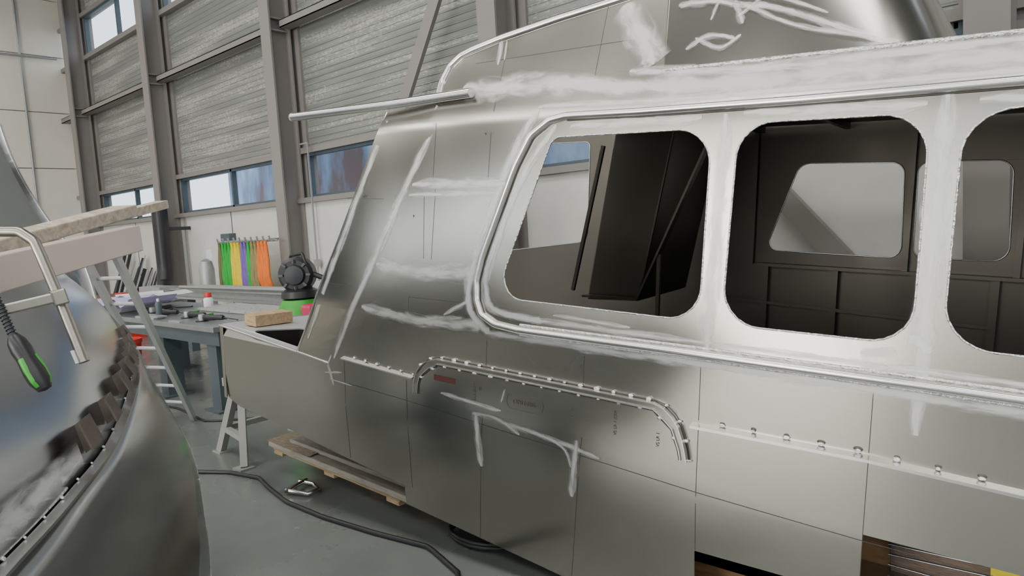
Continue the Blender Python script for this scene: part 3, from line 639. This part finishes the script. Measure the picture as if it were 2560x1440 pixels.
for k,(x,y,a,c,h) in enumerate([(-8.9,3.2,.3,'paper',0),(-9.2,3.4,-.2,'paper',.03),(-8.6,3.1,.1,'lav',.05),(-8.75,3.3,.5,'paper',.06)]):
    vs=[];fs=[]
    for i in range(8):
        for j in range(2):
            px=(i/7-.5)*.8;py=(j-.5)*.55;z=.86+h+.15*abs(math.sin(i*.8+k))
            vs.append((x+px*math.cos(a)-py*math.sin(a),y+px*math.sin(a)+py*math.cos(a),z))
    for i in range(7): fs.append((2*i,2*i+2,2*i+3,2*i+1))
    mesh('sheet_%d'%k,vs,fs,c,T)
SPC=empty('spray_can');lathe('can',[(.03,0),(.033,.005),(.033,.15),(.025,.17),(.012,.175)],(-7.75,3.0,.851),'frame',SPC);lathe('cap',[(.014,0),(.014,.03),(.004,.032)],(-7.75,3.0,1.026),'paper',SPC)
RP=empty('glue_pot');lathe('body',[(.05,0),(.055,.01),(.055,.10),(.04,.12)],(-8.2,3.75,.851),'paper',RP);lathe('lid',[(.042,0),(.042,.05),(.038,.055)],(-8.2,3.75,.972),'red',RP)
def grinder(x,y,a,k):
    G=empty('angle_grinder',Matrix.Translation(V((x,y,.89)))@Matrix.Rotation(a,4,'Z'))
    lathe('body',[(.02,0),(.032,.02),(.03,.10),(.024,.14),(.027,.24),(.02,.26)],(0,0,0),'black',G,axis=(1,0,0))
    lathe('head',[(.03,-.03),(.035,0),(.03,.03)],(-.03,0,0),'galv',G);lathe('disc',[(.062,0),(.062,.004)],(-.03,0,-.035),'dark',G)
    curve_mesh('side_handle',[[(-.02,.03,0),(-.02,.13,.02)]],.014,'black' if k%2 else 'green',G)
    curve_mesh('lead',[[(.26,0,0),(.4,.05,-.03),(.5,-.1,-.035),(.6,.0,-.035)]],.005,'hose',G)
for k,(x,y,a) in enumerate([(-7.3,3.12,.2),(-7.95,3.12,.2),(-6.8,3.05,.3),(-8.4,3.2,2.0)]): grinder(x,y,a,k)
GT=empty('aluminium_grating');
boxes('bars',[((-7.9,3.50+.085*k,.86),(-6.5,3.52+.085*k,.89)) for k in range(6)]+[((-7.9+.35*k,3.48,.865),(-7.87+.35*k,3.96,.885)) for k in range(5)]+[((-7.9,3.5,.85),(-7.86,3.96,.86)),((-6.54,3.5,.85),(-6.5,3.96,.86))],'ladder',GT)
boxes('aluminium_offcuts',[((-8.1,2.88,.851),(-7.6,2.98,.87)),((-8.0,2.9,.871),(-7.55,3.0,.885)),((-7.2,2.87,.851),(-6.95,2.92,.866))],'galv')
BK=empty('red_bucket');lathe('shell',[(.12,0),(.16,.66),(.17,.66),(.17,.70),(.15,.70),(.15,.5)],(-7.55,2.55,0),'red',BK)
FX=empty('industrial_vacuum',Matrix.Translation(V((-5.95,3.62,.0))))
lathe('green_tank',[(.18,.0),(.21,.02),(.21,.95),(.17,1.03)],(0,0,0),'green',FX)
lathe('motor_head',[(.14,0),(.18,.02),(.17,.08),(.12,.11)],(0,0,1.03),'black',FX)
lathe('drum',[(.14,-.09),(.17,-.06),(.17,.06),(.14,.09)],(.02,-.02,1.27),'black',FX,axis=(.66,-.75,0))
lathe('drum_cap',[(.10,0),(.09,.03),(.03,.04)],(.08,-.09,1.27),'dark',FX,axis=(.66,-.75,0))
beams('drum_ribs',[((.085+.11*math.cos(a)*.75,-.095+.11*math.cos(a)*.66,1.27+.11*math.sin(a)),(.085+.15*math.cos(a)*.75,-.095+.15*math.cos(a)*.66,1.27+.15*math.sin(a)),.02,.02) for a in [k*.785 for k in range(8)]],'tgrey',FX)
curve_mesh('handle',[[(-.12,0,1.33),(-.12,0,1.45),(.1,0,1.47),(.16,0,1.33)]],.015,'black',FX)
curve_mesh('hose',[[(.12,.05,1.28),(.3,.1,1.22),(.36,.05,.9),(.3,0,.6),(.26,-.1,.1)]],.025,'hose',FX)
box('pink_filter',(.22,-.15,.80),(.38,.05,1.0),'pink',FX,bev=.03)
SR=empty('sling_rack')
curve_mesh('rack_bar',[[(-10.45,5.05,1.62),(-8.75,5.05,1.60)],[(-10.4,5.48,1.62),(-10.4,5.05,1.62)],[(-9.0,5.48,1.62),(-9.0,5.05,1.62)]]+[[(-10.35+.17*k,5.05,1.61),(-10.35+.17*k,4.98,1.60),(-10.35+.17*k,4.96,1.67)] for k in range(10)],.014,'galv',SR,smooth=False)
cc=dict(green=(.02,.42,.05),yel=(.80,.62,.02),pur=(.20,.12,.42),oli=(.28,.24,.10),ora=(.95,.20,.03),kh=(.16,.15,.07))
for k,c in cc.items(): M['s_'+k]=simple('sling_'+k,c,.8,0,.25,14,.3)
seq=['kh','green','green','green','yel','yel','yel','pur','pur','green','oli','oli','ora','ora','ora']
for i,c in enumerate(seq):
    x=-10.33+i*.098;zb=random.uniform(.58,.78) if c not in('ora',) else random.uniform(.85,.95)
    if c=='kh': zb=.75
    pth=[]
    for s_ in (0,1,2):
        dx=(s_-1)*.03
        pth.append([(x+dx,5.0-.02*s_,1.60),(x+dx*1.3+random.uniform(-.015,.015),4.98,1.35),(x+dx+random.uniform(-.03,.03),4.97,1.1),(x+dx*1.6,4.98,zb+.1),(x+dx+.02,5.0,zb)])
    curve_mesh('sling_%d'%i,pth,.021,'s_'+c,SR)
PS=empty('metal_profile_stock');bl=[]
for k in range(18):
    x=-15.6+k*.12;h=random.uniform(1.0,1.55);bl.append((V((x,4.95,.02)),V((x+random.uniform(-.1,.2),5.42,h)),.05,random.choice((.02,.05))))
beams('bars_dark',bl[::2],'dark',PS);beams('bars_light',bl[1::2],'galv',PS)
boxes('crate',[((-14.6,4.3,0),(-13.6,4.8,.75))],'card',PS);box('orange_box',(-13.5,4.5,.0),(-13.15,4.85,.82),'red',PS)
DU=empty('extraction_duct');curve_mesh('pipe',[[(-12.45,5.0,2.3),(-12.45,5.0,1.2),(-12.40,4.95,.95),(-12.25,4.9,.85)]],.13,'black',DU);
lathe('nozzle',[(.13,0),(.2,-.12),(.2,-.16)],(-12.25,4.9,.85),'black',DU)
beams('bracket',[((-12.45,5.0,1.9),(-12.45,5.495,1.9),.06,.06)],'dark',DU)
GC=empty('gas_cylinder');lathe('body',[(.11,0),(.12,.02),(.12,1.2),(.09,1.32),(.03,1.36)],(-11.1,5.1,0.0),'galv',GC)
EB=empty('electrical_box');box('box',(-11.1,5.38,1.30),(-10.8,5.5,1.75),'tgrey',EB,bev=.01);lathe('dial',[(.03,0),(.025,.02)],(-10.92,5.38,1.5),'paper',EB,axis=(0,-1,0))
NT=empty('paper_notice');box('sheet',(-11.9,5.485,1.2),(-11.7,5.5,1.5),'paper',NT)
w=bpy.data.worlds.new('world');bpy.context.scene.world=w;w.use_nodes=True
bg=w.node_tree.nodes['Background'];bg.inputs[0].default_value=(.78,.88,1,1);bg.inputs[1].default_value=2.3
